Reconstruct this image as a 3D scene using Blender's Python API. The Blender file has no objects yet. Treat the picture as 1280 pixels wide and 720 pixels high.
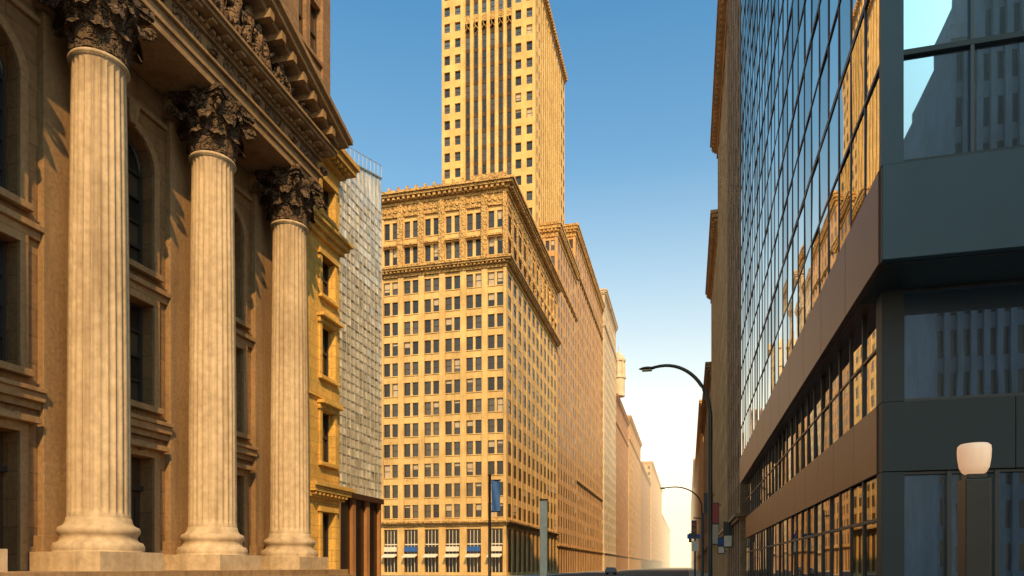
import bpy, math, random
from mathutils import Vector
random.seed(7)
scene = bpy.context.scene
R = math.radians

# ------------------------------------------------------------------ materials
def newmat(name):
    m = bpy.data.materials.new(name); m.use_nodes = True
    nt = m.node_tree
    return m, nt, nt.nodes, nt.links, nt.nodes["Principled BSDF"]

def mixc(nt, a, b, fac, mode='MIX'):
    n = nt.nodes.new("ShaderNodeMix"); n.data_type = 'RGBA'; n.blend_type = mode
    for s, v in ((n.inputs[0], fac), (n.inputs[6], a), (n.inputs[7], b)):
        if hasattr(v, "links") or hasattr(v, "is_linked"): nt.links.new(v, s)
        elif isinstance(v, (int, float)): s.default_value = v
        else: s.default_value = (v[0], v[1], v[2], 1)
    return n.outputs[2]

def ramp(nt, src, p0, p1, c0=(0,0,0), c1=(1,1,1)):
    r = nt.nodes.new("ShaderNodeValToRGB"); nt.links.new(src, r.inputs[0])
    r.color_ramp.elements[0].position = p0; r.color_ramp.elements[1].position = p1
    r.color_ramp.elements[0].color = (*c0, 1); r.color_ramp.elements[1].color = (*c1, 1)
    return r.outputs[0]

def noise(nt, scale, detail=6, vscale=None, rough=.6):
    tc = nt.nodes.new("ShaderNodeTexCoord"); v = tc.outputs["Object"]
    if vscale:
        mp = nt.nodes.new("ShaderNodeMapping"); mp.inputs["Scale"].default_value = vscale
        nt.links.new(v, mp.inputs[0]); v = mp.outputs[0]
    n = nt.nodes.new("ShaderNodeTexNoise"); n.inputs["Scale"].default_value = scale
    n.inputs["Detail"].default_value = detail; n.inputs["Roughness"].default_value = rough
    nt.links.new(v, n.inputs["Vector"]); return n.outputs["Fac"]

def stone(name, c, dark=.6, joints=None, streak=.5, bump=.3, rough=.85, fine=9.0, dirt=None, carve=0):
    m, nt, N, L, P = newmat(name)
    d = dirt or (c[0]*.42, c[1]*.34, c[2]*.26)
    n1 = noise(nt, .35, 5); n2 = noise(nt, fine, 5); n3 = noise(nt, 1.0, 4, (2.2, 2.2, .16))
    col = mixc(nt, (c[0]*.8, c[1]*.76, c[2]*.7), (min(1, c[0]*1.12), c[1]*1.1, c[2]*1.08), ramp(nt, n1, .32, .68))
    f = mixc(nt, (0,0,0), (1,1,1), ramp(nt, n3, .48, .78))
    mm = N.new("ShaderNodeMath"); mm.operation = 'MULTIPLY'; mm.inputs[1].default_value = streak
    L.new(f, mm.inputs[0]); col = mixc(nt, col, d, mm.outputs[0])
    col = mixc(nt, col, ramp(nt, n2, .3, .7, (.6,.57,.53), (1.15,1.15,1.15)), dark, 'MULTIPLY')
    hgt = n2
    if joints:
        tc = N.new("ShaderNodeTexCoord"); sp = N.new("ShaderNodeSeparateXYZ"); L.new(tc.outputs["Object"], sp.inputs[0])
        ad = N.new("ShaderNodeMath"); ad.operation = 'ADD'; L.new(sp.outputs[0], ad.inputs[0]); L.new(sp.outputs[1], ad.inputs[1])
        cb = N.new("ShaderNodeCombineXYZ"); L.new(ad.outputs[0], cb.inputs[0]); L.new(sp.outputs[2], cb.inputs[1])
        b = N.new("ShaderNodeTexBrick"); L.new(cb.outputs[0], b.inputs["Vector"])
        b.inputs["Scale"].default_value = 1; b.inputs["Brick Width"].default_value = joints[0]
        b.inputs["Row Height"].default_value = joints[1]; b.inputs["Mortar Size"].default_value = .008
        b.inputs["Mortar Smooth"].default_value = .3
        b.inputs["Color1"].default_value = (.82,.82,.82,1); b.inputs["Color2"].default_value = (1.1,1.06,1.02,1)
        b.inputs["Mortar"].default_value = (.4,.35,.3,1)
        col = mixc(nt, col, b.outputs["Color"], 1.0, 'MULTIPLY')
    L.new(col, P.inputs["Base Color"])
    P.inputs["Roughness"].default_value = rough
    bp = N.new("ShaderNodeBump"); bp.inputs["Strength"].default_value = bump; bp.inputs["Distance"].default_value = .05
    L.new(hgt, bp.inputs["Height"])
    if carve:
        cv = noise(nt, carve, 2)
        b2 = N.new("ShaderNodeBump"); b2.inputs["Strength"].default_value = .9; b2.inputs["Distance"].default_value = .25
        L.new(ramp(nt, cv, .42, .58), b2.inputs["Height"]); L.new(bp.outputs[0], b2.inputs["Normal"]); bp = b2
    L.new(bp.outputs[0], P.inputs["Normal"])
    return m

def glass(name, dark=(.02,.03,.04), tint=(.6,.7,.75), refl=.5, rough=.04, var=.5, wob=.02, wscale=.5, painted_refl=0):
    """opaque coated window glass; face attribute rnd varies each pane"""
    m, nt, N, L, P = newmat(name)
    at = N.new("ShaderNodeAttribute"); at.attribute_name = "rnd"
    g = N.new("ShaderNodeBsdfGlossy"); g.inputs["Roughness"].default_value = rough
    lo = 1-var
    L.new(ramp(nt, at.outputs["Fac"], 0, 1, tuple(t*lo for t in tint), tint), g.inputs["Color"])
    c = ramp(nt, at.outputs["Fac"], .55 if not painted_refl else .1, 1, dark, (min(1,dark[0]*1.3+.05), min(1,dark[1]*1.3+.035), min(1,dark[2]*1.3+.02)))
    if painted_refl:
        c = mixc(nt, c, ramp(nt, noise(nt, 1.1, 6, (1,1,.8), .7), .36, .62, (.30,.30,.30), (1.15,1.12,1.08)), painted_refl, 'MULTIPLY')  # reflections imitated by mottling painted into the pane colour
    L.new(c, P.inputs["Base Color"]); P.inputs["Roughness"].default_value = .3
    fr = N.new("ShaderNodeLayerWeight"); fr.inputs[0].default_value = .35
    mr = N.new("ShaderNodeMapRange"); L.new(fr.outputs["Fresnel"], mr.inputs[0])
    mr.inputs[3].default_value = refl; mr.inputs[4].default_value = min(1, refl+.4)
    ms = N.new("ShaderNodeMixShader"); L.new(mr.outputs[0], ms.inputs[0])
    L.new(P.outputs[0], ms.inputs[1]); L.new(g.outputs[0], ms.inputs[2])
    bp = N.new("ShaderNodeBump"); bp.inputs["Strength"].default_value = 1; bp.inputs["Distance"].default_value = wob
    L.new(noise(nt, wscale, 1), bp.inputs["Height"]); L.new(bp.outputs[0], g.inputs["Normal"])
    L.new(ms.outputs[0], N["Material Output"].inputs[0])
    return m

def plain(name, c, rough=.5, metal=0, nz=.25, scale=3, bump=.05, emit=None, spec=.5):
    m, nt, N, L, P = newmat(name)
    n = noise(nt, scale, 4)
    L.new(mixc(nt, (c[0]*(1-nz), c[1]*(1-nz), c[2]*(1-nz)), (min(1,c[0]*(1+nz)), min(1,c[1]*(1+nz)), min(1,c[2]*(1+nz))), n), P.inputs["Base Color"])
    P.inputs["Roughness"].default_value = rough; P.inputs["Metallic"].default_value = metal
    P.inputs["Specular IOR Level"].default_value = spec
    bp = N.new("ShaderNodeBump"); bp.inputs["Strength"].default_value = bump; bp.inputs["Distance"].default_value = .03
    L.new(n, bp.inputs["Height"]); L.new(bp.outputs[0], P.inputs["Normal"])
    if emit:
        P.inputs["Emission Color"].default_value = (*emit[0], 1); P.inputs["Emission Strength"].default_value = emit[1]
    return m

M = dict(
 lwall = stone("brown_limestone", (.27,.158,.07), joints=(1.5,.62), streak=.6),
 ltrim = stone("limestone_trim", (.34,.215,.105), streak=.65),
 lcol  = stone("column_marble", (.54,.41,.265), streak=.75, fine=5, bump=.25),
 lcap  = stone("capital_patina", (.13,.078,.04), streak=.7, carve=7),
 lrelief = stone("carved_relief", (.22,.13,.065), streak=.6, carve=5),
 wing  = stone("yellow_limestone", (.80,.51,.13), joints=(1.1,.45), streak=.3),
 block = stone("tan_brick", (.36,.215,.11), joints=(.6,.25), streak=.4),
 office= stone("buff_stone", (.72,.47,.18), streak=.45, bump=.4),
 offtrim=stone("buff_terracotta", (.64,.385,.13), streak=.55, carve=2.2),
 tower = stone("cream_stone", (.74,.48,.17), streak=.3),
 brown = stone("brown_stone", (.58,.335,.14), streak=.5),
 rust  = stone("rust_brick", (.44,.22,.09), streak=.5),
 dspan = stone("dark_spandrel", (.08,.045,.02), streak=.3),
 pale  = stone("pale_stone", (.62,.50,.35), streak=.3),
 greys = stone("grey_concrete", (.38,.44,.52), streak=.3),
 win   = glass("window_glass", (.009,.006,.004), (.6,.46,.32), .09, .06, .7, .004),
 winb  = glass("classical_window_glass", (.02,.015,.01), (.6,.5,.4), .22, .05, .6, .006, 1.5),
 curtain = glass("curtain_wall_glass", (.012,.022,.03), (.98,.93,.84), .68, .012, .35, .0012, .6),
 frontg = glass("front_window_glass", (.006,.012,.018), (.5,.72,.9), .38, .012, .25, .0012, .6),
 silver = glass("silver_glass", (.84,.79,.68), (.95,.93,.88), .25, .1, .5, .012, 1.2, .75),  # pale mottled base colour stands in for reflections
 blind = plain("window_blind", (.46,.36,.24), .8),
 frame = plain("window_frame", (.06,.038,.023), .5),
 dframe= plain("dark_frame", (.03,.025,.022), .45),
 teal  = plain("teal_metal_panel", (.035,.053,.065), .45, .2, .12, 1.2, spec=.25),
 greyp = plain("grey_metal_panel", (.03,.034,.035), .5, .2, .12, 1.2, spec=.25),
 warm_metal= plain("warm_tinted_metal_panel", (.13,.06,.03), .36, .6, .2, 1.0),  # metal browned in its base colour to mimic warm reflected light
 alu   = plain("aluminium_mullion", (.14,.14,.14), .35, .7),
 steel = plain("pale_steel_mullion", (.55,.5,.4), .45, .3),
 door  = plain("dark_wood_door", (.05,.025,.012), .45, 0, .4, 6),
 polem = plain("lamp_post_metal", (.045,.038,.032), .4, .6),
 roof  = plain("roof_grey", (.2,.18,.15), .8),
 blue  = plain("blue_banner_fabric", (.02,.09,.3), .7, 0, .15),
 white = plain("white_panel", (.7,.6,.45), .6),
 red   = plain("red_sign", (.35,.04,.03), .5),
)

# ------------------------------------------------------------------ mesh helpers
class Fr:
    def __init__(s, o, U, Nn): s.o=Vector((o[0],o[1],0)); s.U=Vector((*U,0)); s.N=Vector((*Nn,0))
    def __call__(s,u,n,z): v=s.o+s.U*u+s.N*n; return (v.x,v.y,z)
W0 = Fr((0,0),(1,0),(0,1))

class MB:
    def __init__(s): s.v=[];s.f=[];s.m=[];s.r=[];s.sm=[];s.mats=[]
    def mi(s,k):
        if k not in s.mats: s.mats.append(k)
        return s.mats.index(k)
    def face(s,pts,k,rnd=.5,sm=False):
        b=len(s.v); s.v+=[tuple(p) for p in pts]; s.f.append(tuple(range(b,b+len(pts)))); s.m.append(s.mi(k)); s.r.append(rnd); s.sm.append(sm)
    def hexa(s,p,k,rnd=.5):
        b=len(s.v); s.v+=[tuple(q) for q in p]
        for f in ((0,3,2,1),(4,5,6,7),(0,1,5,4),(1,2,6,5),(2,3,7,6),(3,0,4,7)):
            s.f.append(tuple(b+i for i in f)); s.m.append(s.mi(k)); s.r.append(rnd); s.sm.append(False)
    def box(s,fr,u0,u1,n0,n1,z0,z1,k,rnd=.5):
        s.hexa([fr(u0,n0,z0),fr(u1,n0,z0),fr(u1,n1,z0),fr(u0,n1,z0),fr(u0,n0,z1),fr(u1,n0,z1),fr(u1,n1,z1),fr(u0,n1,z1)],k,rnd)
    def pane(s,fr,u0,u1,n,z0,z1,k,jit=0):
        j=lambda: random.uniform(-jit,jit)
        a,b,c=j(),j(),j()
        s.face([fr(u0,n+a,z0),fr(u1,n+b,z0),fr(u1,n+c,z1),fr(u0,n+a+c-b,z1)],k,random.random())
    def grid(s,rows,k,closed=False,sm=True,caps=False):
        b=len(s.v); nr=len(rows); nc=len(rows[0])
        for r in rows: s.v+=[tuple(p) for p in r]
        for i in range(nr-1):
            for j in range(nc if closed else nc-1):
                j2=(j+1)%nc
                s.f.append((b+i*nc+j,b+i*nc+j2,b+(i+1)*nc+j2,b+(i+1)*nc+j)); s.m.append(s.mi(k)); s.r.append(.5); s.sm.append(sm)
        if caps:
            for i in (0,nr-1):
                s.f.append(tuple(b+i*nc+j for j in range(nc))); s.m.append(s.mi(k)); s.r.append(.5); s.sm.append(False)
    def lathe(s,cx,cy,prof,k,n=32,sm=True,caps=True):
        s.grid([[(cx+r*math.cos(2*math.pi*j/n),cy+r*math.sin(2*math.pi*j/n),z) for j in range(n)] for r,z in prof],k,True,sm,caps)
    def tube(s,pts,rad,k,n=10,caps=True):
        rows=[]; P=[Vector(p) for p in pts]
        for i,p in enumerate(P):
            t=(P[min(i+1,len(P)-1)]-P[max(i-1,0)]).normalized()
            a=Vector((0,0,1)) if abs(t.z)<.9 else Vector((0,1,0))
            x=t.cross(a).normalized(); y=t.cross(x)
            r=rad[i] if isinstance(rad,(list,tuple)) else rad
            rows.append([p+x*r*math.cos(2*math.pi*j/n)+y*r*math.sin(2*math.pi*j/n) for j in range(n)])
        s.grid(rows,k,True,True,caps)
    def make(s,name,parent=None,bevel=0):
        me=bpy.data.meshes.new(name); me.from_pydata(s.v,[],s.f)
        for k in s.mats: me.materials.append(M[k])
        me.polygons.foreach_set("material_index",s.m); me.polygons.foreach_set("use_smooth",s.sm)
        at=me.attributes.new("rnd",'FLOAT','FACE'); at.data.foreach_set("value",s.r)
        me.update()
        ob=bpy.data.objects.new(name,me); scene.collection.objects.link(ob)
        if parent: ob.parent=parent
        if bevel:
            b=ob.modifiers.new("bevel",'BEVEL'); b.width=bevel; b.segments=2; b.limit_method='ANGLE'
        return ob
def empty(name):
    e=bpy.data.objects.new(name,None); scene.collection.objects.link(e); return e

# ------------------------------------------------------------------ facade systems
def grid_facade(mb,fr,u0,u1,z0,z1,nb,nf,wall='office',g='win',sub=2,pier=1.0,mul=.35,span=1.2,rec=.5,srec=.12,blind=.35,sash=True,sill=True,sm=None):
    bw=(u1-u0)/nb; fh=(z1-z0)/nf; sm=sm or wall
    go=min(.06,rec*.4)
    for i in range(nb+1):
        c=u0+i*bw; a=max(u0,c-pier/2); b=min(u1,c+pier/2)
        mb.box(fr,a,b,-rec,0,z0,z1,wall)
    for j in range(nf+1):
        c=z0+j*fh; a=max(z0,c-span/2); b=min(z1,c+span/2)
        mb.box(fr,u0+.01,u1-.01,-rec,-srec,a+.001,b-.001,sm)
        if sill and j<nf: 
            for i in range(nb): mb.box(fr,u0+i*bw+pier/2+.002,u0+(i+1)*bw-pier/2-.002,-srec,-srec+.1,b-.14,b-.003,wall)
    for i in range(nb):
        a=u0+i*bw+pier/2; b=u0+(i+1)*bw-pier/2; w=(b-a-(sub-1)*mul)/sub
        for q in range(sub):
            x0=a+q*(w+mul); x1=x0+w
            if q: mb.box(fr,x0-mul,x0,-rec,-srec-.03,z0,z1,wall)
            for j in range(nf):
                za=z0+j*fh+span/2; zb=z0+(j+1)*fh-span/2
                mb.pane(fr,x0,x1,-rec+go,za,zb,g,.004)
                zm=(za+zb)/2
                if sash:
                    mb.box(fr,x0,x1,-rec+go-.01,-rec+go+.06,zm-.05,zm+.05,'frame')
                    for e in (x0,x1-.09): mb.box(fr,e,e+.09,-rec+go-.01,-rec+go+.055,za,zb,'frame')
                if random.random()<blind:
                    h=random.choice((.2,.25,.4,.5,.5,.7,1.0))*(zb-za)
                    mb.face([fr(x0+.08,-rec+go+.015,zb-h),fr(x1-.08,-rec+go+.015,zb-h),fr(x1-.08,-rec+go+.015,zb),fr(x0+.08,-rec+go+.015,zb)],'blind')
def cornice(mb,fr,u0,u1,z,layers,k,dent=None,endl=True,endr=False):
    """layers: (height, projection) stacked upward; dent=(layer index, spacing, width)"""
    for i,(h,p) in enumerate(layers):
        mb.box(fr,u0-(p if endl else -.052),u1+(p if endr else 0),-.05,p,z,z+h,k)
        if dent and dent[0]==i:
            q=u0+.06
            while q<u1-.5:
                mb.box(fr,q,q+dent[2],p,p+dent[3],z+.03,z+h-.003,k); q+=dent[1]
        z+=h
    return z

def block(name,X,Y0,Wd,Ln,H,sg,bf,bs,nf,wall='brown',base=5,sub=2,pier=1.0,span=1.2,mul=.35,blind=.2,rec=.4,top=1.6,trim=None,g='win',srec=.12,z0=0,mid=(),parent=None):
    e=parent or empty(name); trim=trim or wall
    F=Fr((X,Y0),(sg,0),(0,-1)); S=Fr((X,Y0),(0,1),(-sg,0))
    mb=MB(); rs=.16
    mb.box(F,rs,Wd,-Ln,-rec,z0,H,wall)
    c=rec+.002
    if base:
        for fr,a,L_,nb in ((F,0,Wd,bf),(S,c,Ln,bs)):
            if nb: grid_facade(mb,fr,a,L_,z0,z0+base,nb,1,wall,g,1,pier*1.1,mul,.5,rec if fr is F else rs,.1,0,False,False)
        cornice(mb,F,0,Wd,z0+base,[(.25,.2),(.25,.4)],trim); cornice(mb,S,0,Ln,z0+base,[(.25,.2),(.25,.4)],trim,None,False)
        base+=.5
    for fr,a,L_,nb in ((F,0,Wd,bf),(S,c,Ln,bs)):
        f=fr is F
        grid_facade(mb,fr,a,L_,z0+base,H-top,nb,nf,wall,g,sub if f else 1,pier,mul,span,rec if f else rs,srec if f else .06,blind if f else blind*.4,f,False)
    for zc in mid:
        cornice(mb,F,0,Wd,zc,[(.4,.15),(.3,.4)],trim); cornice(mb,S,0,Ln,zc,[(.4,.15),(.3,.4)],trim,None,False)
    lay=[(top*.35,.15),(top*.2,.45),(top*.25,.8),(top*.2,1.0)]
    cornice(mb,F,0,Wd,H-top,lay,trim,(1,.9,.45,.25)); cornice(mb,S,0,Ln,H-top,lay,trim,(1,.9,.45,.25),False)
    mb.make("walls_and_windows",e)
    rb=MB()
    for _ in range(4):
        u=random.uniform(1.5,max(3,Wd-6)); n=-random.uniform(3,max(4,Ln-8)); w=random.uniform(2,4); h=random.uniform(1.5,4.5)
        rb.box(F,u,u+w,n-w,n,H,H+h,'roof'); rb.tube([F(u+w/2,n-w/2,H+h),F(u+w/2,n-w/2,H+h+random.uniform(1,4))],.08,'polem',6)
    rb.make("rooftop_plant",e)
    return e

# ================================================================== neoclassical building (left)
LB=empty("neoclassical_building")
LF=Fr((-14.4,0),(0,1),(1,0))
COLY=[21.6-4.03*i for i in range(6)]
CENT=[COLY[i]-2.015 for i in range(5)]
def neo_wall():
    mb=MB(); k='lwall'
    ww=.9
    ZA=1.5
    edges=sorted(CENT)
    allc=[c for c in edges]
    lo,hi=-.9,23.19
    xs=[lo]+[v for c in allc for v in (c-ww,c+ww)]+[hi]
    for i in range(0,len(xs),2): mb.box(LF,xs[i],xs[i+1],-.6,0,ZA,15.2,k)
    for c in allc:
        a,b=c-ww,c+ww
        mb.box(LF,a,b,-.6,-.003,4.6,6.0,k); mb.box(LF,a,b,-.6,-.003,8.8,9.7,k); mb.box(LF,a,b,-.6,-.003,13.6,15.2,k)
        n=14; zs=12.45
        for i in range(n):
            t0=math.pi*i/n; t1=math.pi*(i+1)/n
            p=[(c+ww*math.cos(t),zs+ww*math.sin(t)) for t in (t0,t1)]
            mb.hexa([LF(p[0][0],-.6,p[0][1]),LF(p[1][0],-.6,p[1][1]),LF(p[1][0],-.003,p[1][1]),LF(p[0][0],-.003,p[0][1]),
                     LF(p[0][0],-.6,13.6),LF(p[1][0],-.6,13.6),LF(p[1][0],-.003,13.6),LF(p[0][0],-.003,13.6)],k)
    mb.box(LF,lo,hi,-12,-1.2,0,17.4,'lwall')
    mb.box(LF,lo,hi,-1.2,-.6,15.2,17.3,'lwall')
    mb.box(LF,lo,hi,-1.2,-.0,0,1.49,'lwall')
    mb.make("wall",LB)
    t=MB()
    for y in COLY:
        t.box(LF,y-.62,y+.62,0,.18,1.95,14.3,'ltrim'); t.box(LF,y-.75,y+.75,0,.3,1.5,2.3,'ltrim'); t.box(LF,y-.74,y+.74,0,.3,14.3,14.89,'ltrim')
    for z,h,p in ((5.15,.16,.12),(5.31,.2,.25),(5.51,.1,.32),(9.0,.18,.1),(9.18,.14,.2),(13.95,.12,.1),(4.95,.08,.05)):
        for i in range(len(COLY)-1):
            t.box(LF,COLY[i+1]+.62,COLY[i]-.62,0,p,z,z+h,'ltrim')
        t.box(LF,COLY[0]+.62,23.19,0,p,z,z+h,'ltrim')
    for i in range(len(COLY)-1):
        t.box(LF,COLY[i+1]+.751,CENT[i]-1.101,0,.085,1.5,2.05,'ltrim'); t.box(LF,CENT[i]+1.101,COLY[i]-.751,0,.085,1.5,2.05,'ltrim')
    for c in CENT:
        for za,zb,top in ((1.5,4.6,True),(6.0,8.8,True),(9.7,12.45,False)):
            for s_ in (-1,1):
                a=c+s_*(ww+.0); b=c+s_*(ww+.2); lo_,hi_=min(a,b),max(a,b)
                t.box(LF,lo_,hi_,0,.09,za,zb,'ltrim')
            if top:
                t.box(LF,c-ww-.2,c+ww+.2,0,.093,zb,zb+.2,'ltrim')
                if za==1.5:
                    t.box(LF,c-ww-.35,c+ww+.35,0,.3,zb+.2,zb+.34,'ltrim')
            else:
                n=18
                for i in range(n):
                    t0=math.pi*i/n; t1=math.pi*(i+1)/n; r0,r1=ww,ww+.22
                    q=[(c+r*math.cos(tt),12.45+r*math.sin(tt)) for r,tt in ((r0,t0),(r0,t1),(r1,t1),(r1,t0))]
                    t.hexa([LF(u,0,z) for u,z in q]+[LF(u,.1,z) for u,z in q],'ltrim')
                t.hexa([LF(c-.12,0,13.3),LF(c+.12,0,13.3),LF(c+.12,.22,13.3),LF(c-.12,.22,13.3),LF(c-.2,0,13.85),LF(c+.2,0,13.85),LF(c+.2,.26,13.85),LF(c-.2,.26,13.85)],'ltrim')
            if za>2: t.box(LF,c-ww-.25,c+ww+.25,0,.2,za-.16,za,'ltrim')
        for s_ in (-1,1):
            t.tube([LF(c+s_*(.12+.55*i/8),.1+.05*math.sin(i),4.98-.0+.0-.18*math.sin(math.pi*i/8)) for i in range(9)],[.03+.05*math.sin(math.pi*i/8) for i in range(9)],'lrelief',8)
    t.make("pilasters_and_mouldings",LB,.012)
    w=MB()
    for c in CENT:
        for za,zb in ((6.0,8.8),(9.7,12.45)):
            for q in range(3):
                for r in range(4):
                    u0=c-ww+.09+q*.54; z0=za+.09+r*(zb-za-.09)/4
                    w.pane(LF,u0,u0+.54,-.4,z0,z0+(zb-za)/4,'winb',.006)
            for u in (c-ww,c-ww+.55,c+ww-.63,c+ww-.09): w.box(LF,u,u+.08,-.42,-.3,za,zb,'dframe')
            for r in range(5): w.box(LF,c-ww,c+ww,-.42,-.31,za+r*(zb-za-.08)/4,za+r*(zb-za-.08)/4+.07,'dframe')
        n=12; 
        w.face([LF(c+ww*math.cos(math.pi*i/n),-.4,12.45+ww*math.sin(math.pi*i/n)) for i in range(n+1)],'winb',.4)
        w.tube([LF(c+(ww-.05)*math.cos(math.pi*i/n),-.36,12.45+(ww-.05)*math.sin(math.pi*i/n)) for i in range(n+1)],.06,'dframe',6)
        for a in (45,90,135): w.tube([LF(c,-.36,12.45),LF(c+ww*math.cos(R(a)),-.36,12.45+ww*math.sin(R(a)))],.035,'dframe',6)
        w.box(LF,c-ww,c+ww,-.5,-.4,1.5,4.6,'door')
        for s_ in (0,1):
            for z0,z1 in ((1.7,2.5),(2.6,3.6)):
                u=c-ww+.15+s_*.85
                for (a,b,e,f) in ((u,u+.65,z0,z0+.06),(u,u+.65,z1-.06,z1),(u,u+.06,z0+.061,z1-.061),(u+.59,u+.65,z0+.061,z1-.061)): w.box(LF,a,b,-.4,-.36,e,f,'dframe')
        w.box(LF,c-.03,c+.03,-.4,-.34,1.5,3.7,'dframe'); w.box(LF,c-ww,c+ww,-.4,-.28,3.7,3.82,'dframe')
        w.pane(LF,c-ww+.1,c+ww-.1,-.38,3.85,4.55,'winb')
    w.make("windows_and_doors",LB)
neo_wall()

def column(y,idx):
    mb=MB(); cx,cy=-13.3,y
    F0=Fr((cx,cy),(1,0),(0,1))
    mb.box(F0,-.95,.95,-.95,.95,1.5,1.93,'lcol')
    mb.lathe(cx,cy,[(.93,1.93),(.95,1.98),(.95,2.06),(.91,2.14),(.83,2.17),(.80,2.22),(.79,2.28),(.82,2.33),(.85,2.37),(.86,2.43),(.83,2.50),(.76,2.53),(.72,2.56),(.69,2.62),(.665,2.72)],'lcol',48)
    rows=[]; nf=24; sub=6; n=nf*sub
    zs=[2.70,2.80,2.86,2.95]+[2.95+(13.05-2.95)*i/14 for i in range(1,15)]+[13.12,13.2]
    for z in zs:
        t=(z-2.7)/10.5; r=.655-.095*t**1.6
        dep=.062 if 2.84<z<13.08 else 0
        row=[]
        for j in range(n):
            ph=(j%sub)/sub; d=dep*math.sin(math.pi*ph)**.7 if ph>0 else 0
            a=2*math.pi*j/n; row.append((cx+(r-d)*math.cos(a),cy+(r-d)*math.sin(a),z))
        rows.append(row)
    mb.grid(rows,'lcol',True,True)
    mb.lathe(cx,cy,[(.57,13.15),(.62,13.17),(.64,13.21),(.62,13.25),(.56,13.27)],'lcol',40)
    mb.make("shaft_and_base" ,LB)
    c=MB()
    def bell(z):
        t=(z-13.25)/1.65; return .54+.06*t+.24*t**4
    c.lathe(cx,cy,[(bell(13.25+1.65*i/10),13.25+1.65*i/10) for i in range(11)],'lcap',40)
    def leaf(a,z0,h,w,out):
        rows=[]; ns=10
        for i in range(ns+1):
            t=i/ns
            z=z0+h*min(1,math.sin(t*math.pi*.62)/math.sin(math.pi*.5)) - (h*.22*max(0,(t-.72)/.28)**1.5)
            rr=bell(min(z,14.9))+.03+out*t**2.6
            wd=w*(1-.15*t-.55*max(0,t-.7)/.3)*(1+.16*(i%2))
            row=[]
            for q in range(-3,4):
                s_=q/3; rad=rr+.05*(1-abs(s_))-.03*abs(s_)+(.02 if q%2 else 0)
                aa=a+s_*wd/2/ max(.5,bell(min(z,14.9)))
                row.append((cx+rad*math.cos(aa),cy+rad*math.sin(aa),z))
            rows.append(row)
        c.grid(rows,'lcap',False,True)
    for i in range(8): leaf(2*math.pi*i/8,13.27,.62,.44,.26)
    for i in range(8): leaf(2*math.pi*(i+.5)/8,13.3,1.12,.42,.34)
    for i in range(8): leaf(2*math.pi*(i)/8,13.9,.75,.22,.25)
    for i in range(4):
        a=math.pi/4+i*math.pi/2; d=Vector((math.cos(a),math.sin(a),0))
        pts=[];rad=[]
        for s_ in range(8):
            t=s_/7; p=Vector((cx,cy,13.95+.72*t))+d*(.62+.38*t**2); pts.append(p); rad.append(.055)
        for s_ in range(1,20):
            th=s_*.45; r=.17*(1-s_/24)
            ctr=Vector((cx,cy,14.55))+d*1.02
            pts.append(ctr+d*(r*math.sin(th)*1)+Vector((0,0,r*math.cos(th)))); rad.append(.05)
        c.tube(pts,rad,'lcap',8)
        for s_ in (-1,1):
            a2=a+s_*.62; d2=Vector((math.cos(a2),math.sin(a2),0)); pts=[Vector((cx,cy,14.0+.6*t/6))+d2*(.6+.17*(t/6)**2) for t in range(7)]
            ctr=Vector((cx,cy,14.5))+d2*.78
            pts+=[ctr+d2*(.1*math.sin(q*.6)*(1-q/14))+Vector((0,0,.1*math.cos(q*.6)*(1-q/14))) for q in range(1,12)]
            c.tube(pts,.035,'lcap',6)
    for z0,z1,hw in ((14.86,14.98,.9),(14.98,15.15,.97)):
        ring=[]
        for i in range(4):
            a0=math.pi/4+i*math.pi/2; p0=Vector((math.cos(a0),math.sin(a0)))*hw*1.28; a1=a0+math.pi/2; p1=Vector((math.cos(a1),math.sin(a1)))*hw*1.28
            nrm=-(p0+p1).normalized()
            for q in range(9):
                t=.06+.88*q/8; p=p0.lerp(p1,t)+nrm*.17*math.sin(math.pi*t); ring.append((cx+p.x,cy+p.y))
        c.grid([[(x,y_,z) for x,y_ in ring] for z in (z0,z1)],'lcap',True,False,True)
    for i in range(4):
        a=i*math.pi/2; c.lathe(cx+.83*math.cos(a),cy+.83*math.sin(a),[(.02,14.84),(.1,14.9),(.13,14.99),(.1,15.08),(.02,15.12)],'lcap',10)
    c.v=[(x,y_,13.25+(z-13.25)*.868) for x,y_,z in c.v]
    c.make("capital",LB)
for i,y in enumerate(COLY): column(y,i)

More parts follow.
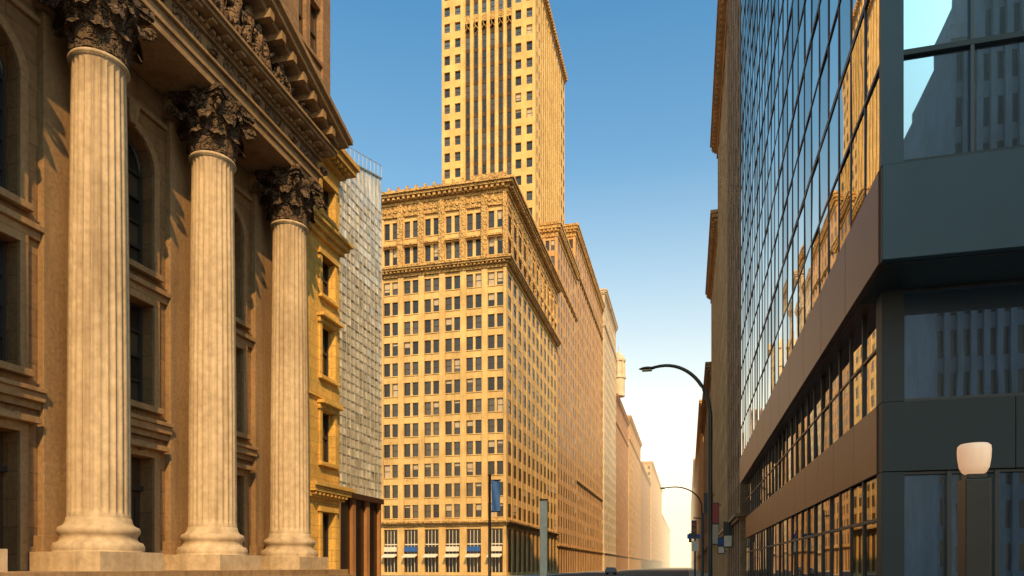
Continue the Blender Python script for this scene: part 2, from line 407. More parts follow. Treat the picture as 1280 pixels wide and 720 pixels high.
def entab():
    mb=MB(); u0,u1=.4,22.45
    for z0,z1,n in ((14.9,15.3,1.66),(15.3,15.75,1.72),(15.75,15.9,1.82),(15.9,16.65,1.70),(16.65,16.78,1.8)):
        mb.box(LF,u0-(n-1.66),u1+(n-1.66),.0,n,z0,z1,'ltrim')
    q=u0
    while q<u1: mb.box(LF,q,q+.14,1.8,1.92,16.78,16.93,'ltrim'); q+=.24
    mb.box(LF,u0-.15,u1+.15,0,1.8,16.78,16.95,'ltrim')
    q=u0-.3
    while q<u1+.4: mb.box(LF,q,q+.22,1.8,2.12,16.95,17.1,'ltrim'); q+=.62
    mb.box(LF,u0-.4,u1+.4,0,2.18,17.1,17.28,'ltrim'); mb.box(LF,u0-.45,u1+.45,0,2.26,17.28,17.42,'ltrim')
    q=u0+.7; i=0
    while q<u1-1:
        mb.box(LF,q,q+1.05,1.70,1.745,16.0,16.54,'lrelief'); 
        mb.tube([LF(q+1.52,1.68,16.27),LF(q+1.52,1.8,16.27)],.2,'lrelief',16); mb.tube([LF(q+1.52,1.78,16.27),LF(q+1.52,1.86,16.27)],.09,'lrelief',12)
        q+=2.015
    mb.v=[(x,y_,14.9+(z-14.9)*.62) for x,y_,z in mb.v]
    mb.make("entablature",LB,.008)
    p=MB()
    A=23.1; C=11.5; B=-.1; s=.33
    za=16.47
    for (e,sg) in ((A,1),(B,-1)):
        for lo,hi,n,ex in ((0,.18,2.3,-.25),(.18,.36,2.55,0),(.36,.52,2.68,.1)):
            eu=e+sg*ex
            z_e=za+s*(-ex)
            zc=za+s*11.6
            p.hexa([LF(eu,0,z_e+lo),LF(C,0,zc+lo),LF(C,n,zc+lo),LF(eu,n,z_e+lo),LF(eu,0,z_e+hi),LF(C,0,zc+hi),LF(C,n,zc+hi),LF(eu,n,z_e+hi)],'ltrim')
        k=.4
        while k<11:
            u=e-sg*(.5+k); z=za+s*(.5+k); p.box(LF,u-.11,u+.11,1.6,2.45,z-.16,z+.1,'ltrim'); k+=.62
    p.hexa([LF(B,0,za),LF(A,0,za),LF(A,1.6,za),LF(B,1.6,za),LF(C-.01,0,za+s*11.6),LF(C+.01,0,za+s*11.6),LF(C+.01,1.6,za+s*11.6),LF(C-.01,1.6,za+s*11.6)],'lrelief')
    p.make("pediment",LB)
    sc=MB()
    rnd=random.Random(3)
    u=22.0
    while u>1.0:
        h=(11.6-abs(u-11.5))*s*.85
        if h>.25:
            z0=za+.0
            def P_(du,dn,dz): return LF(u+du,1.8+dn,z0+dz)
            ln=rnd.uniform(-.25,.25)
            sc.tube([P_(0,0,0),P_(ln*.3,.1,h*.25),P_(ln*.6,.12,h*.5),P_(ln,.1,h*.72),P_(ln,.1,h*.8)],[.1+.06*h,.12+.08*h,.1+.06*h,.12+.07*h,.05],'lrelief',10)
            sc.lathe(P_(ln,.14,0)[0],P_(ln,.14,0)[1],[(.01,z0+h*.76),(.06+.035*h,z0+h*.80),(.07+.045*h,z0+h*.87),(.05+.035*h,z0+h*.96),(.01,z0+h)],'lrelief',10)
            for s_ in (-1,1):
                sc.tube([P_(ln,.12,h*.7),P_(ln+s_*.22*h,.22,h*rnd.uniform(.4,.7)),P_(ln+s_*.3*h,.28,h*rnd.uniform(.2,.8))],[.06+.025*h,.05+.02*h,.035],'lrelief',8)
                sc.tube([P_(0,.1,h*.25),P_(s_*.2,.27,h*.2),P_(s_*.28,.15,0)],[.07+.045*h,.07+.03*h,.04],'lrelief',8)
        u-=.6
    sc.make("tympanum_sculpture",LB)
    b=MB()
    b.box(LF,-1.2,23.19,.001,2.5,0,1.5,'ltrim')
    for i in range(7):
        b.box(LF,-1.2,23.19,2.5+i*.3,2.8+i*.3,0,1.5-.17*(i+1)+.0,'ltrim')
    b.make("steps",LB,.01)
    a=MB()
    BF=Fr((-14.15,0),(0,1),(1,0))
    grid_facade(a,BF,-1,26.0,17.4,46,9,8,'block','win',2,1.2,.3,1.4,.4,.1,.25)
    a.box(LF,-1,25.99,-14,-.16,17.45,46,'block')
    cornice(a,BF,-1,26.0,46,[(.4,.3),(.4,.8)],'block',None,True,True)
    a.make("upper_storeys",LB)
entab()

# side wing, sunlit
WG=empty("yellow_stone_building"); WF=Fr((-13.6,0),(0,1),(1,0))
def wing():
    mb=MB(); u0,u1=23.2,25.75
    uc=24.75; hw=.5
    mb.box(WF,u0,uc-hw,-.5,0,.15,17.2,'wing'); mb.box(WF,uc+hw,u1,-.5,0,.15,17.2,'wing')
    ops=[(.15,3.7),(5.6,7.6),(8.9,10.9),(12.0,13.5),(15.1,16.4)]
    z=.15
    for a,b in ops:
        if a>z: mb.box(WF,uc-hw,uc+hw,-.5,-.003,z,a,'wing')
        z=b
        mb.pane(WF,uc-hw,uc+hw,-.3,a,b,'winb')
        for e in (uc-hw,uc-.04,uc+hw-.08): mb.box(WF,e,e+.08,-.32,-.22,a,b,'dframe')
        for q in (a,(a+b)/2,b-.08): mb.box(WF,uc-hw,uc+hw,-.32,-.23,q,q+.08,'dframe')
        for s_ in (-1,1):
            e=uc+s_*(hw+.09); mb.box(WF,e-.09,e+.09,0,.08,a,b,'wing')
        mb.box(WF,uc-hw-.25,uc+hw+.25,0,.12,b,b+.2,'wing'); 
        if a>1: mb.box(WF,uc-hw-.2,uc+hw+.2,0,.16,a-.14,a,'wing')
        if a>5 and a<10: mb.box(WF,uc-hw-.3,uc+hw+.3,0,.3,b+.2,b+.32,'wing')
    mb.box(WF,uc-hw,uc+hw,-.5,-.003,z,17.2,'wing')
    mb.box(WF,u0,u1-.01,-10,-.5,.15,17.1,'wing')
    for z,h,p in ((4.2,.2,.15),(4.4,.2,.35),(4.6,.15,.45),(14.1,.2,.15),(14.3,.2,.3),(14.5,.12,.42),(8.0,.12,.1),(17.2,.25,.2),(17.45,.25,.5),(17.7,.2,.6)):
        mb.box(WF,u0,u1+p,-.1,p,z,z+h,'wing')
    for q in range(9): mb.box(WF,u0+.1+q*.3,u0+.22+q*.3,.2,.42,17.3,17.44,'wing'); mb.box(WF,u0+.1+q*.3,u0+.22+q*.3,.15,.32,4.28,4.39,'wing')
    for q in range(10): mb.lathe(-13.5,u0+.15+q*.26,[(.05,17.9),(.09,18.05),(.05,18.3),(.07,18.5)],'wing',8)
    mb.box(WF,u0,u1,-.05,.25,18.5,18.65,'wing')
    mb.make("walls_and_windows",WG,.008)
wing()

# ================================================================== silver glass building (left mid)
SG=empty("silver_glass_building")
def silver():
    mb=MB(); S=Fr((-24,43),(0,1),(1,0)); F=Fr((-24,43),(-1,0),(0,-1)); L_=9.4
    mb.box(F,.3,14,-L_,-.3,0,29.4,'roof')
    nb=14; nf=34; z0=7; z1=30
    for fr,ln,n in ((S,L_,nb),(F,14,16)):
        for i in range(n):
            for j in range(nf):
                mb.pane(fr,ln*i/n,ln*(i+1)/n,0,z0+(z1-z0)*j/nf,z0+(z1-z0)*(j+1)/nf,'silver',.03)
        for i in range(n+1): mb.box(fr,ln*i/n-.03,ln*i/n+.03,0.03,.07,z0,z1,'steel')
        for j in range(nf+1): mb.box(fr,0,ln,0.03,.05,z0+(z1-z0)*j/nf-.025,z0+(z1-z0)*j/nf+.025,'steel')
        mb.box(fr,0.06 if fr is S else 0,ln,-.3,.25,6.6,7,'warm_metal')
        for i in range(5): mb.box(fr,ln*i/4-.25 if i else (.31 if fr is S else 0),ln*i/4+.25 if i<4 else ln,-.3,.0,0,6.6,'rust')
        mb.pane(fr,0.31,ln,-.25,.15,6.6,'win')
    for i in range(nb):
        a=L_*i/nb; b=L_*(i+1)/nb; za=30+2.9*i/nb; zb=30+2.9*(i+1)/nb
        mb.face([S(a,0,30),S(b,0,30),S(b,0,zb),S(a,0,za)],'silver',random.random())
        mb.face([S(a,0,za),S(b,0,zb),S(b,-8,zb+2.2),S(a,-8,za+2.2)],'silver',random.random())
        mb.tube([S(a,.03,30),S(a,.03,za),S(a,-8,za+2.2)],.05,'steel',6)
    mb.tube([S(0,.03,30),S(L_,.03,32.9)],.08,'steel',6); mb.tube([S(0,.03,31.0),S(L_,.03,33.9)],.03,'steel',6)
    for i in range(nb+1): mb.tube([S(L_*i/nb,.03,30+2.9*i/nb),S(L_*i/nb,.03,31+2.9*i/nb)],.025,'steel',6)
    mb.make("curtain_wall",SG)
silver()

# ================================================================== central stone office building
OB=empty("stone_office_building")
def office():
    X,Y=-28.5,110
    F=Fr((X,Y),(-1,0),(0,-1)); S=Fr((X,Y),(0,1),(1,0)); Wd,Ln=22,45
    mb=MB()
    mb.box(F,.22,Wd,-Ln,-.55,0,63.5,'office')
    for fr,ln,nb,first in ((F,Wd,6,True),(S,Ln,12,False)):
        c0=0 if first else .552
        rc=.55 if first else .22; sr=.2 if first else .08
        su=2 if first else 1; pw=1.0 if first else 1.25
        grid_facade(mb,fr,c0,ln,.15,8.3,nb,1,'office','win',1,1.2,.3,1.0,rc,.1,0,True,False)
        cornice(mb,fr,0,ln,8.3,[(.3,.2),(.2,.5),(.3,.7)],'offtrim',None,first)
        grid_facade(mb,fr,c0,ln,9.1,50.2,nb,12,'office','win',su,pw,.4,1.22,rc,sr,.22,True,first)
        cornice(mb,fr,0,ln,50.2,[(.5,.15),(.35,.45),(.3,.9),(.3,1.1)],'offtrim',(1,.7,.35,.3),first)
        grid_facade(mb,fr,c0,ln,51.65,60.3,nb,2,'office','win',su,pw+.2,.5,1.5,rc,sr,.15,True,first)
        c1=0 if first else .121
        mb.box(fr,-.12 if first else .001,ln,-.2,.12,60.3,62.2,'offtrim')
        bw=ln/nb
        for i in range(nb):
            c=(i+.5)*bw
            mb.box(fr,i*bw-.5 if i else c1,i*bw+.5,.12 if first else .0,.35 if first else .16,51.65,62.19,'offtrim')
            for q in (-1,0,1): 
                mb.tube([fr(c+q*.95,.1,61.3),fr(c+q*.95,.3,61.3)],.34,'offtrim',12)
            mb.box(fr,c-1.2,c+1.2,0,.5 if first else .15,55.3,55.55,'offtrim')
        cornice(mb,fr,0,ln,62.2,[(.5,.3),(.5,.7),(.4,1.3),(.4,1.6)],'offtrim',(1,.9,.45,.45),first)
        q=.5
        while q<ln:
            mb.box(fr,q,q+.4,.9,1.3,64.0,64.7,'offtrim'); q+=1.6
    mb.box(Fr((X,Y),(-1,0),(0,-1)),0,5.8,-6,0.0,64,65.6,'offtrim')
    mb.make("walls_and_windows",OB)
    s=MB()
    for i in range(6):
        a=i*3.667+.7; b=a+2.3
        s.hexa([F(a,0,3.4),F(b,0,3.4),F(b,1.2,3.1),F(a,1.2,3.1),F(a,0,3.7),F(b,0,3.7),F(b,1.2,3.2),F(a,1.2,3.2)],'white')
        s.box(F,a,b,0.01,.12,4.1,4.9,('white','blue','white','dframe','blue','white')[i])
        for q in range(1,4): s.box(F,a-.05+q*.6,a+.03+q*.6,-.4,-.3,.3,7.6,'white')   # shop-window mullions
        s.box(F,a,b,-.4,-.31,5.2,5.4,'white')
    s.make("storefront_awnings",OB)
office()

# ================================================================== setback tower behind
TW=empty("art_deco_skyscraper")
def tower():
    X,Y=-32.4,150
    F=Fr((X,Y),(-1,0),(0,-1)); S=Fr((X,Y),(0,1),(1,0)); Wd,Ln,H=21.5,38,132
    mb=MB(); mb.box(F,.4,Wd,-Ln,-1.2,0,H,'tower')
    nf=34; z0=8
    for fr,ln,cw,nb in ((F,Wd,5.0,6),(S,Ln,6,10)):
        f=fr is F
        st=0 if f else 1.21
        for a,b in ((st,cw),(ln-cw,ln)): grid_facade(mb,fr,a,b,z0,H,2,nf,'tower','win',1,1.15,.3,1.6,.5 if f else .2,.06,.12,True,False)
        if f:
            for a,b in ((cw-.3,cw),(ln-cw,ln-cw+.3),(0,.3)): mb.box(fr,a+.003,b-.003,-1.2,-.5,z0,H,'tower')
            mb.box(fr,0,.4,-1.2,-.501,z0,H,'tower')
        ins=.3 if f else .0
        fr2=Fr((fr(0,-ins,0)[0],fr(0,-ins,0)[1]),fr.U[:2],fr.N[:2])
        grid_facade(mb,fr2,cw,ln-cw,z0,H,nb,nf,'tower','win',1,.78 if f else 1.2,.3,.9,.75 if f else .3,.6 if f else .22,.03,True,False,'dspan')
        bw=(ln-2*cw)/nb
        if f:
          for i in range(nb+1): mb.box(fr,cw+i*bw-.16,cw+i*bw+.16,-.3,-.02,z0,H-3,'tower')
          for i in range(nb):
            for q in range(5):
                w_=.16*(q+1); a_=cw+i*bw+.4; b_=cw+(i+1)*bw-.4
                mb.box(fr,a_,min(b_,a_+w_),-.9,-.35,123-1.2+q*.22,123.2,'offtrim'); mb.box(fr,max(a_,b_-w_),b_,-.9,-.352,123-1.2+q*.22,123.2,'offtrim')
            mb.box(fr,cw+i*bw+.4,cw+(i+1)*bw-.4,-.9,-.3,123.2,125,'offtrim')
        cornice(mb,fr,0,ln,H,[(.6,.2),(.6,.6),(.5,.9)],'offtrim',(1,1.0,.5,.3),f)
        for i in range(7): mb.box(fr,ln*i/7+.3,ln*i/7+.9,-.4,.1,H+1.7,H+3.2,'offtrim')
    mb.box(F,3,Wd-3,-Ln+3,-3,H,H+16,'tower'); mb.box(F,6,Wd-6,-Ln+7,-7,H+16,H+28,'tower')
    mb.make("walls_and_windows",TW)
tower()

# ================================================================== rows along the street (left, farther)
block("brown_stone_building",-28.5,156,24,28,79,-1,7,8,19,'brown',6,2,1.3,1.3,.35,top=3,trim='offtrim',mid=(66,))
block("brown_stone_building",-28.9,184.3,26,60,92,-1,7,17,22,'brown',6,2,1.3,1.3,.35,top=3,trim='offtrim',mid=(24,80))
block("pale_stone_building",-28.2,245,26,40,98,-1,7,11,25,'pale',6,2,1.3,1.3,.35,top=2.5,mid=(85,))
e=block("corner_stone_building",-28.5,288,26,60,72,-1,7,16,17,'rust',6,2,1.3,1.3,.35,top=2.5,mid=(60,))
mb=MB()
mb.lathe(-31.5,293,[(2.6,72),(2.6,79),(3.1,79.3),(3.1,80),(2.4,80.3),(2.4,86),(3.0,86.4),(3.0,87),(2.2,88.6),(1.0,90),(.25,90.6),(.15,93),(.02,93.2)],'pale',20,False)
for i in range(8):
    a=i*math.pi/4; mb.tube([(-31.5+2.75*math.cos(a),293+2.75*math.sin(a),80),(-31.5+2.75*math.cos(a),293+2.75*math.sin(a),86.4)],.25,'pale',8)
# cupola stands forward on the street corner
mb.v=[(x+3.6,y_,z) for x,y_,z in mb.v]
mb.make("cupola",e)
block("brown_stone_building",-28.0,350,26,85,76,-1,7,18,16,'brown',6,2,1.6,1.8,.35,top=2.5,blind=.2,mid=(64,))
block("stone_apartment_building",-28.5,437,26,120,66,-1,6,20,13,'rust',6,2,1.8,1.9,.35,top=2.5,blind=.1)
block("stone_apartment_building",-27.5,560,26,220,84,-1,6,26,16,'brown',6,1,2.4,2,.35,top=2.5,blind=.1)
block("stone_apartment_building",-28.5,785,40,400,60,-1,6,30,12,'rust',6,1,3,2,.35,top=2.5,blind=.1)
# right row
block("brick_office_tower",3.7,54,20,17,62,1,6,6,18,'block',5,2,1.0,1.2,.3,top=2)
block("brick_office_tower",3.85,71.6,20,26,58,1,6,9,16,'brown',5,2,1.0,1.2,.3,top=2)
block("stone_office_tower",3.9,98,20,28,49,1,6,9,13,'brown',5,2,1.0,1.2,.3,top=2)
block("stone_office_tower",3.9,127,20,60,37,1,6,18,9,'block',5,2,1.0,1.2,.3,top=2)
block("stone_apartment_building",3.8,190,20,200,45,1,6,40,12,'brown',5,1,1.0,1.2,.3,top=2,blind=.1)
block("stone_apartment_building",3.8,392,20,500,60,1,6,50,12,'office',5,1,1.0,1.2,.3,top=2,blind=.1)

# towers behind the viewpoint (seen mirrored in the glass)
def ribbed(name,x0,x1,y,d,parts):
    e=empty(name); mb=MB(); F=Fr((x0,y),(1,0),(0,1))
    for u0,u1,H in parts:
        w=u1-u0
        mb.box(F,u0,u1,-d,-.6,0,H,'greys')
        n=max(2,int(w/1.2))
        for i in range(n+1): mb.box(F,u0+w*i/n-(.22 if i else -.002),min(u1-.002,u0+w*i/n+.22),-.6,0,0,H,'greys')
        for j in range(int(H/3.6)):
            mb.box(F,u0+.01,u1-.01,-.6,-.35,j*3.6,j*3.6+1.3,'greys')
            for i in range(n): mb.pane(F,u0+w*i/n,u0+w*(i+1)/n,-.5,j*3.6+1.3,j*3.6+3.6,'win')
        mb.box(F,u0,u1,-.8,.25,H,H+1.2,'greys')
    mb.make("ribbed_walls",e)
ribbed("ribbed_office_tower",20.6,48,-35,18,[(0,2,44),(2.01,4,49),(4.01,6,55),(6.01,27,61)])
ribbed("ribbed_office_tower",-60,-24,-70,20,[(0,36,50)])

# ================================================================== modern glass building (right)
GB=empty("modern_glass_building")
def modern():
    X,Y=3.5,14.4; F=Fr((X,Y),(1,0),(0,-1)); S=Fr((X,Y),(0,1),(-1,0)); Wd,Ln,H=22,36.5,46
    c=MB(); c.box(F,.15,Wd,-Ln,-.15,7.42,H,'dframe')
    c.box(F,.75,Wd,-Ln+.02,-1.9,0,7.27,'dframe')
    c.box(F,-.0,Wd,-Ln,0,H,H+.6,'greyp')
    c.make("core",GB)
    g=MB()
    zb=9.07; rh=2.04; rows=18
    usF=[.37]+[.37+1.13*i for i in range(1,19)]; usS=[0.12+1.3*i for i in range(0,29)]
    for fr,us in ((F,usF),(S,usS)):
        for j in range(rows):
            for i in range(len(us)-1):
                g.pane(fr,us[i],us[i+1],-.05,zb+j*rh,zb+(j+1)*rh,'frontg' if fr is F else 'curtain',.003 if fr is F else .009)
    g.make("glazing",GB)
    m=MB()
    for u in usF[1:]: m.box(F,u-.03,u+.03,-.06,.03,zb,H,'dframe')
    for j in range(rows+1): m.box(F,.37,Wd,-.06,.035,zb+j*rh-.05,zb+j*rh+.05,'greyp')
    m.box(F,0,.37,-.1,.04,zb,H,'teal')
    for u in usS[1:]: m.box(S,u-.03,u+.03,-.06,-.03,zb,H,'dframe')
    for j in range(rows+1):
        th=.08 if j%2 else .14
        m.box(S,.12,Ln,-.06,-.025,zb+j*rh-th/2,zb+j*rh+th/2,'dframe')
    m.box(S,0.101,.14,-.06,.0,zb,H,'teal')
    m.make("mullions",GB)
    b=MB()
    u=0
    while u<Wd-.1: b.box(F,u+.008,min(Wd,u+2.6)-.008,-.12,.06,7.3,zb-.01,'teal'); u+=2.6
    u=0
    while u<Ln-.1: b.box(S,u+.008+(.12 if u==0 else 0),min(Ln,u+3.0)-.008,-.12,.02,7.3,zb-.01,'warm_metal'); u+=3.0  # same band as the front, warm reflection put into its colour
    b.box(F,.125,Wd,-2.2,-.13,7.28,7.4,'greyp'); b.box(S,2.21,Ln,-.9,-.13,7.285,7.36,'warm_metal')
    b.make("overhang_band",GB,.01)
    FX,FY=3.87,15.9; f=Fr((FX,FY),(1,0),(0,-1)); s=Fr((FX,FY),(0,1),(-1,0)); L2=35
    l=MB()
    u=0
    while u<20: l.box(f,u+.006,min(20,u+2.4)-.006,-.3,.05,3.55,4.97,'greyp'); u+=2.4
    u=0
    while u<L2: l.box(s,u+.006+(.31 if u==0 else 0),min(L2,u+2.4)-.006,-.3,.02,3.55,4.97,'warm_metal'); u+=2.4
    l.box(f,0,.42,-.4,.03,4.98,7.28,'greyp'); l.box(f,0,.42,-.4,.03,0.15,3.54,'greyp')
    for z0,z1,k in ((4.98,7.28,0),(.4,3.54,1)):
        us=[.42,2.9,5.4,7.9,10.4,12.9,15.4,17.9] if k==0 else [.42,1.25,2.1,4.5,7,9.5,12,14.5,17]
        for i in range(len(us)-1):
            l.pane(f,us[i]+.04,us[i+1]-.04,-.12,z0+.05,z1-.05,'frontg',.004)
        for u in us[1:]: l.box(f,u-.045,u+.045,-.2,.0,z0,z1,'dframe')
        l.box(f,.42,18,-.2,-.02,z0,z0+.06,'dframe'); l.box(f,.42,18,-.2,-.02,z1-.06,z1,'dframe')
    l.box(f,0,20,-.3,.06,.15,.4,'greyp')
    n=27
    for i in range(n):
        a=.42+i*(L2-.42)/n; b_=a+(L2-.42)/n
        l.pane(s,a,b_,-.06,5.0,7.27,'curtain',.02); l.pane(s,a,b_,-.06,.4,3.5,'curtain',.02)
        l.box(s,a-.05,a+.05,-.1,-.01,4.98,7.28,'dframe'); l.box(s,a-.05,a+.05,-.1,-.02,.4,3.54,'dframe')
    l.box(s,.42,L2,-.1,-.025,2.55,2.63,'dframe'); l.box(s,0.31,L2,-.2,.03,.15,.4,'greyp'); l.box(s,.42,L2,-.1,-.02,6.2,6.26,'warm_metal')
    l.make("lower_storeys",GB,.006)
modern()

# ================================================================== ground
M['asphalt']=plain("asphalt",(.05,.05,.052),.85,0,.35,6,.4)
M['pave']=stone("concrete_paving",(.3,.28,.25),joints=None,streak=.2)
M['paint']=plain("road_paint",(.75,.75,.72),.6)
M['kerb']=stone("granite_kerb",(.33,.32,.3))
def sheet(name,x0,x1,y0,y1,z,k,h=None):
    mb=MB()
    if h is None: mb.face([(x0,y0,z),(x1,y0,z),(x1,y1,z),(x0,y1,z)],k)
    else: mb.box(W0,x0,x1,y0,y1,z,z+h,k)
    return mb.make(name)
sheet("ground",-3000,3000,-3000,6000,0,'asphalt')
sheet("road",-21.88,.18,104.5,3000,.004,'asphalt'); sheet("road",-8.48,.18,-120,104,.004,'asphalt')
sheet("pavement",-62,-8.6,-120,84,-.1,'pave',.25); sheet("pavement",.3,64,-50,3000,-.1,'pave',.25); sheet("pavement",-62,-22,104,3000,-.1,'pave',.25)
mb=MB()
mb.box(W0,.18,.3,-50,3000,-.1,.152,'kerb'); mb.box(W0,-8.6,-8.48,-120,84,-.1,.152,'kerb'); mb.box(W0,-22,-21.88,104,3000,-.1,.152,'kerb')
mb.make("kerb")
mb=MB()
y=-40
while y<80: mb.face([(-4.2,y,.009),(-4.08,y,.009),(-4.08,y+3,.009),(-4.2,y+3,.009)],'paint'); y+=9
y=115
while y<900: mb.face([(-11,y,.009),(-10.85,y,.009),(-10.85,y+3,.009),(-11,y+3,.009)],'paint'); y+=9
for i in range(7): mb.face([(-8.2+i*1.2,80,.009),(-7.6+i*1.2,80,.009),(-7.6+i*1.2,83,.009),(-8.2+i*1.2,83,.009)],'paint')
mb.make("road_marking")

# ================================================================== street furniture
def arc_lamp(x,y,h,reach):
    e=empty("street_lamp"); mb=MB()
    mb.lathe(x,y,[(.2,.15),(.2,.5),(.14,.6),(.12,1.2),(.1,1.25)],'polem',16)
    rx,rz=reach*.68,2.0
    pts=[(x,y,1.2),(x,y,3),(x,y,5),(x,y,h-rz)]
    for i in range(1,17):
        a=math.pi*.5*i/16*1.06
        pts.append((x-rx+rx*math.cos(a),y,h-rz+rz*math.sin(a)))
    lx,lz=pts[-1][0],pts[-1][2]
    pts.append((x-reach+.35,y,lz-.04))
    mb.tube(pts,[.085]*4+[.075-.02*i/16 for i in range(16)]+[.05],'polem',10)
    mb.make("pole_and_arm",e)
    hd=MB(); ex=x-reach+.45; z=lz-.06
    rows=[]
    for i in range(9):
        t=i/8; w=.16*math.sin(math.pi*min(.98,max(.06,t)))**.5; hh=.07*math.sin(math.pi*min(.97,max(.05,t)))**.6
        rows.append([(ex-.6*t,y+w*math.cos(a),z+hh*math.sin(a)) for a in [2*math.pi*q/12 for q in range(12)]])
    hd.grid(rows,'polem',True,True,True)
    hd.box(W0,ex-.48,ex-.12,y-.1,y+.1,z-.09,z-.05,'blind')
    hd.make("lamp_head",e)
    return e
arc_lamp(.80,27,9.15,2.45)
arc_lamp(1.25,68,9.1,3.7)

M['globe']=plain("opal_glass_globe",(.8,.58,.4),.3,0,.05,2,0,((1,.52,.26),.45))
e=empty("globe_street_lamp"); mb=MB(); x,y=3.2,9.15
mb.box(W0,x-.13,x+.13,y-.13,y+.13,.15,2.6,'polem'); mb.box(W0,x-.2,x+.2,y-.2,y+.2,.15,.45,'polem'); mb.box(W0,x-.1,x+.1,y-.1,y+.1,2.6,2.66,'polem')
mb.make("post",e,.01)
mb=MB(); mb.lathe(x,y,[(.08,2.66),(.12,2.68),(.15,2.74),(.165,2.84),(.17,2.93),(.165,2.985),(.14,3.01),(.02,3.02)],'globe',32); mb.make("globe",e)

e=empty("banner_post"); mb=MB(); x,y=-8.25,29
mb.lathe(x,y,[(.14,.15),(.14,.4),(.07,.5),(.06,5.5),(.09,5.52),(.02,5.65)],'polem',14)
mb.tube([(x,y,5.3),(x+.5,y,5.3)],.025,'polem',8); mb.tube([(x,y,3.95),(x+.5,y,3.95)],.025,'polem',8); mb.make("pole",e)
mb=MB(); rows=[]
for i in range(9):
    z=3.97+1.32*i/8; rows.append([(x+.08+.38*j/6,y+.03*math.sin(j*1.1+i*.5),z) for j in range(7)])
mb.grid(rows,'blue'); mb.make("banner",e)
e=empty("pylon_sign"); mb=MB(); x,y=-13.6,67
mb.box(W0,x-.35,x+.35,y-.15,y+.15,.15,8,'white'); mb.box(W0,x-.42,x+.42,y-.2,y+.2,0.15,.6,'polem'); mb.box(W0,x-.38,x+.38,y-.18,y+.18,8,8.15,'polem')
mb.make("panel",e)

def signal(x,y,hz):
    e=empty("traffic_light"); mb=MB()
    mb.lathe(x,y,[(.16,.15),(.16,.5),(.08,.6),(.06,hz+.4),(.02,hz+.45)],'polem',12)
    mb.tube([(x,y,hz+.1),(x-.5,y,hz+.15)],.035,'polem',8); mb.make("pole",e)
    mb=MB(); mb.box(W0,x-.62,x-.32,y-.12,y+.12,hz-1,hz,'dframe')
    for i,k in enumerate(('red','warm_metal','polem')):
        z=hz-.22-i*.32; mb.tube([(x-.47,y-.12,z),(x-.47,y-.15,z)],.1,k,14)
        mb.tube([(x-.47+.13*math.cos(a),y-.16,z+.13*math.sin(a)) for a in [math.pi*q/8 for q in range(9)]],.012,'dframe',5)
    mb.make("signal_head",e)
signal(.8,41,4.2); signal(.7,78,5.2)
def blade(y,x0,x1,z0,z1,k1,k2):
    e=empty("blade_sign"); mb=MB(); zm=(z0+z1)/2
    mb.box(W0,x0,x1,y,y+.2,z0,z1,'dframe'); mb.box(W0,x0+.07,x1-.07,y-.04,y-.001,zm+.1,z1-.1,k1); mb.box(W0,x0+.07,x1-.07,y-.04,y-.001,z0+.1,zm-.1,k2)
    for z in (z0+.3,z1-.3): mb.tube([(x1-.1,y+.1,z),(4.2,y+.1,z)],.05,'polem')
    mb.make("sign_box",e)
blade(87,2.75,3.6,4.2,9.2,'red','blind'); blade(62,2.9,3.65,3.2,5.4,'dframe','white'); blade(108,2.3,3.6,6.5,12.5,'dframe','warm_metal'); blade(76,3.0,3.7,2.9,4.6,'blue','white')
e=empty("street_name_sign"); mb=MB(); x,y=.45,47
mb.lathe(x,y,[(.05,.15),(.05,3.9),(.02,3.95)],'polem',10); mb.box(W0,x-.5,x+.3,y-.07,y-.052,3.4,3.7,'blue'); mb.box(W0,x-.22,x+.22,y-.07,y-.052,2.6,3.25,'white'); mb.make("post_and_plates",e)

# vehicles
M['carpaint']=plain("car_paint_grey",(.12,.13,.14),.25,.3,.05,1,0)
M['tyre']=plain("tyre_rubber",(.02,.02,.02),.8)
def vehicle(name,fr,prof,win,w,wheels,r,paint):
    e=empty(name); mb=MB(); hw=w/2
    zt=max(p[1] for p in prof)
    def rowat(n,k): return [fr(u,n*(1-(.16 if z>zt*.6 else 0)*((z-zt*.6)/(zt*.4) if z>zt*.6 else 0))*k,z) for u,z in prof]
    mb.grid([rowat(-hw,1),rowat(-hw*.5,1),rowat(0,1),rowat(hw*.5,1),rowat(hw,1)],paint,True,False,True)
    for sg in (-1,1):
        for poly in win:
            mb.face([fr(u,sg*(hw*(1-.16*max(0,(z-zt*.6)/(zt*.4)))+.012),z) for u,z in poly],'win',.2)
    mb.make("body",e,.04)
    wb=MB()
    for u in wheels:
        for sg in (-1,1):
            wb.tube([fr(u,sg*(hw-.22),r),fr(u,sg*(hw+.02),r)],r,'tyre',20); wb.tube([fr(u,sg*(hw),r),fr(u,sg*(hw+.03),r)],r*.55,'alu',14)
    wb.make("wheels",e)
car=[(0,.35),(0,.75),(.2,.88),(1.1,.98),(1.75,1.42),(2.9,1.46),(3.75,1.05),(4.35,.98),(4.45,.6),(4.4,.3)]
cw=[[(1.3,1.0),(1.85,1.36),(2.3,1.38),(2.3,1.0)],[(2.38,1.0),(2.38,1.38),(2.85,1.38),(3.5,1.03)]]
vehicle("car",Fr((-15,140),(0,1),(1,0)),car,cw,1.8,(.85,3.55),.33,'carpaint')
vehicle("car",Fr((-18.5,170),(0,1),(1,0)),car,cw,1.8,(.85,3.55),.33,'carpaint')

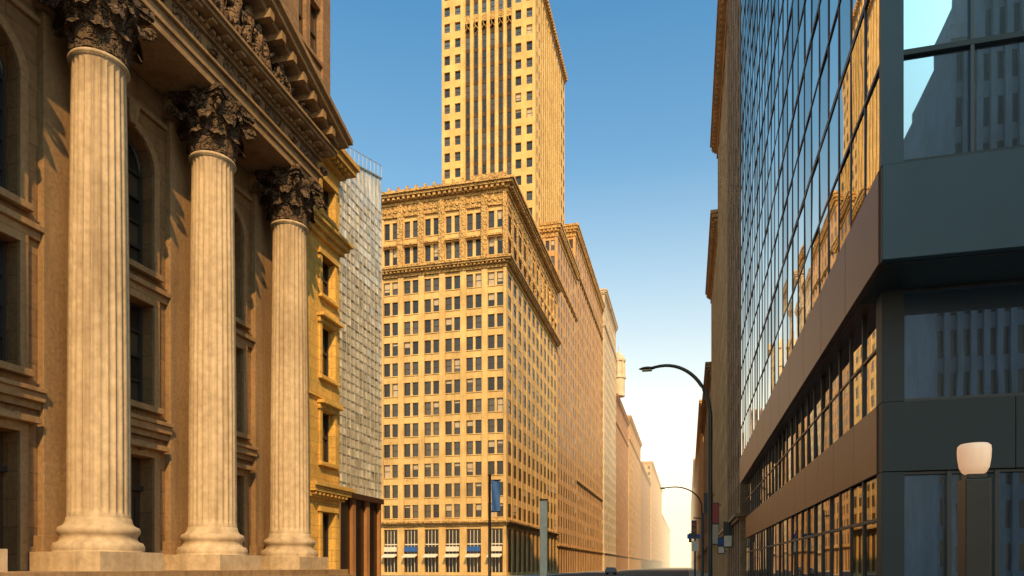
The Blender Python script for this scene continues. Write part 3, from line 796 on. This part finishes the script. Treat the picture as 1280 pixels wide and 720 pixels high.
# ================================================================== atmosphere
hm=bpy.data.materials.new("emissive_haze"); hm.use_nodes=True; nt=hm.node_tree; nt.nodes.clear()
out=nt.nodes.new("ShaderNodeOutputMaterial"); ab=nt.nodes.new("ShaderNodeVolumeAbsorption"); em=nt.nodes.new("ShaderNodeEmission"); ad=nt.nodes.new("ShaderNodeAddShader")
dn=.0008
ab.inputs[0].default_value=(0,0,0,1); ab.inputs[1].default_value=dn
em.inputs[0].default_value=(1,.76,.44,1); em.inputs[1].default_value=dn*1.9  # the volume itself glows, in place of scattered sunlight
nt.links.new(ab.outputs[0],ad.inputs[0]); nt.links.new(em.outputs[0],ad.inputs[1]); nt.links.new(ad.outputs[0],out.inputs["Volume"])
M['haze_glow']=hm
mb=MB(); mb.box(W0,-900,900,260,3000,-1,150,'haze_glow'); mb.make("haze_glow")

# ================================================================== light & sky
el=R(40); S=Vector((.55,-1,0)).normalized()
sd=Vector((S.x*math.cos(el),S.y*math.cos(el),math.sin(el)))
sun=bpy.data.lights.new("sun",'SUN'); sun.energy=5; sun.angle=R(.5); sun.color=(1,.62,.25)
so=bpy.data.objects.new("sun",sun); scene.collection.objects.link(so); so.rotation_euler=sd.to_track_quat('Z','Y').to_euler()
w=bpy.data.worlds.new("World"); scene.world=w; w.use_nodes=True; nt=w.node_tree
bg=nt.nodes["Background"]; sky=nt.nodes.new("ShaderNodeTexSky"); sky.sky_type='NISHITA'; sky.sun_disc=False
sky.sun_elevation=el; sky.sun_rotation=math.atan2(S.x,S.y); sky.dust_density=2.0; sky.air_density=1.0; sky.ozone_density=1.0
tc=nt.nodes.new("ShaderNodeTexCoord"); sp=nt.nodes.new("ShaderNodeSeparateXYZ"); nt.links.new(tc.outputs["Generated"],sp.inputs[0])
r=nt.nodes.new("ShaderNodeValToRGB"); nt.links.new(sp.outputs[2],r.inputs[0]); cr=r.color_ramp
cr.elements[0].position=0; cr.elements[0].color=(1,.80,.60,1)
cr.elements[1].position=.66; cr.elements[1].color=(.30,.66,.74,1)
m_=cr.elements.new(.38); m_.color=(.72,.85,.73,1)
m_=cr.elements.new(.22); m_.color=(1,.9,.68,1)
col=mixc(nt,sky.outputs[0],r.outputs[0],1.0,'MULTIPLY'); col=mixc(nt,col,(2.1,2.1,2.1),1.0,'MULTIPLY')
nt.links.new(col,bg.inputs[0]); bg.inputs[1].default_value=.15

cam=bpy.data.cameras.new("camera"); co=bpy.data.objects.new("camera",cam); scene.collection.objects.link(co)
co.location=(0,0,1.6); co.rotation_euler=(R(90),0,R(14.06)); cam.sensor_width=36; cam.lens=24.7; cam.shift_y=.272; cam.clip_end=8000; cam.clip_start=.1
scene.camera=co
scene.view_settings.view_transform='Standard'; scene.view_settings.look='None'; scene.view_settings.exposure=0
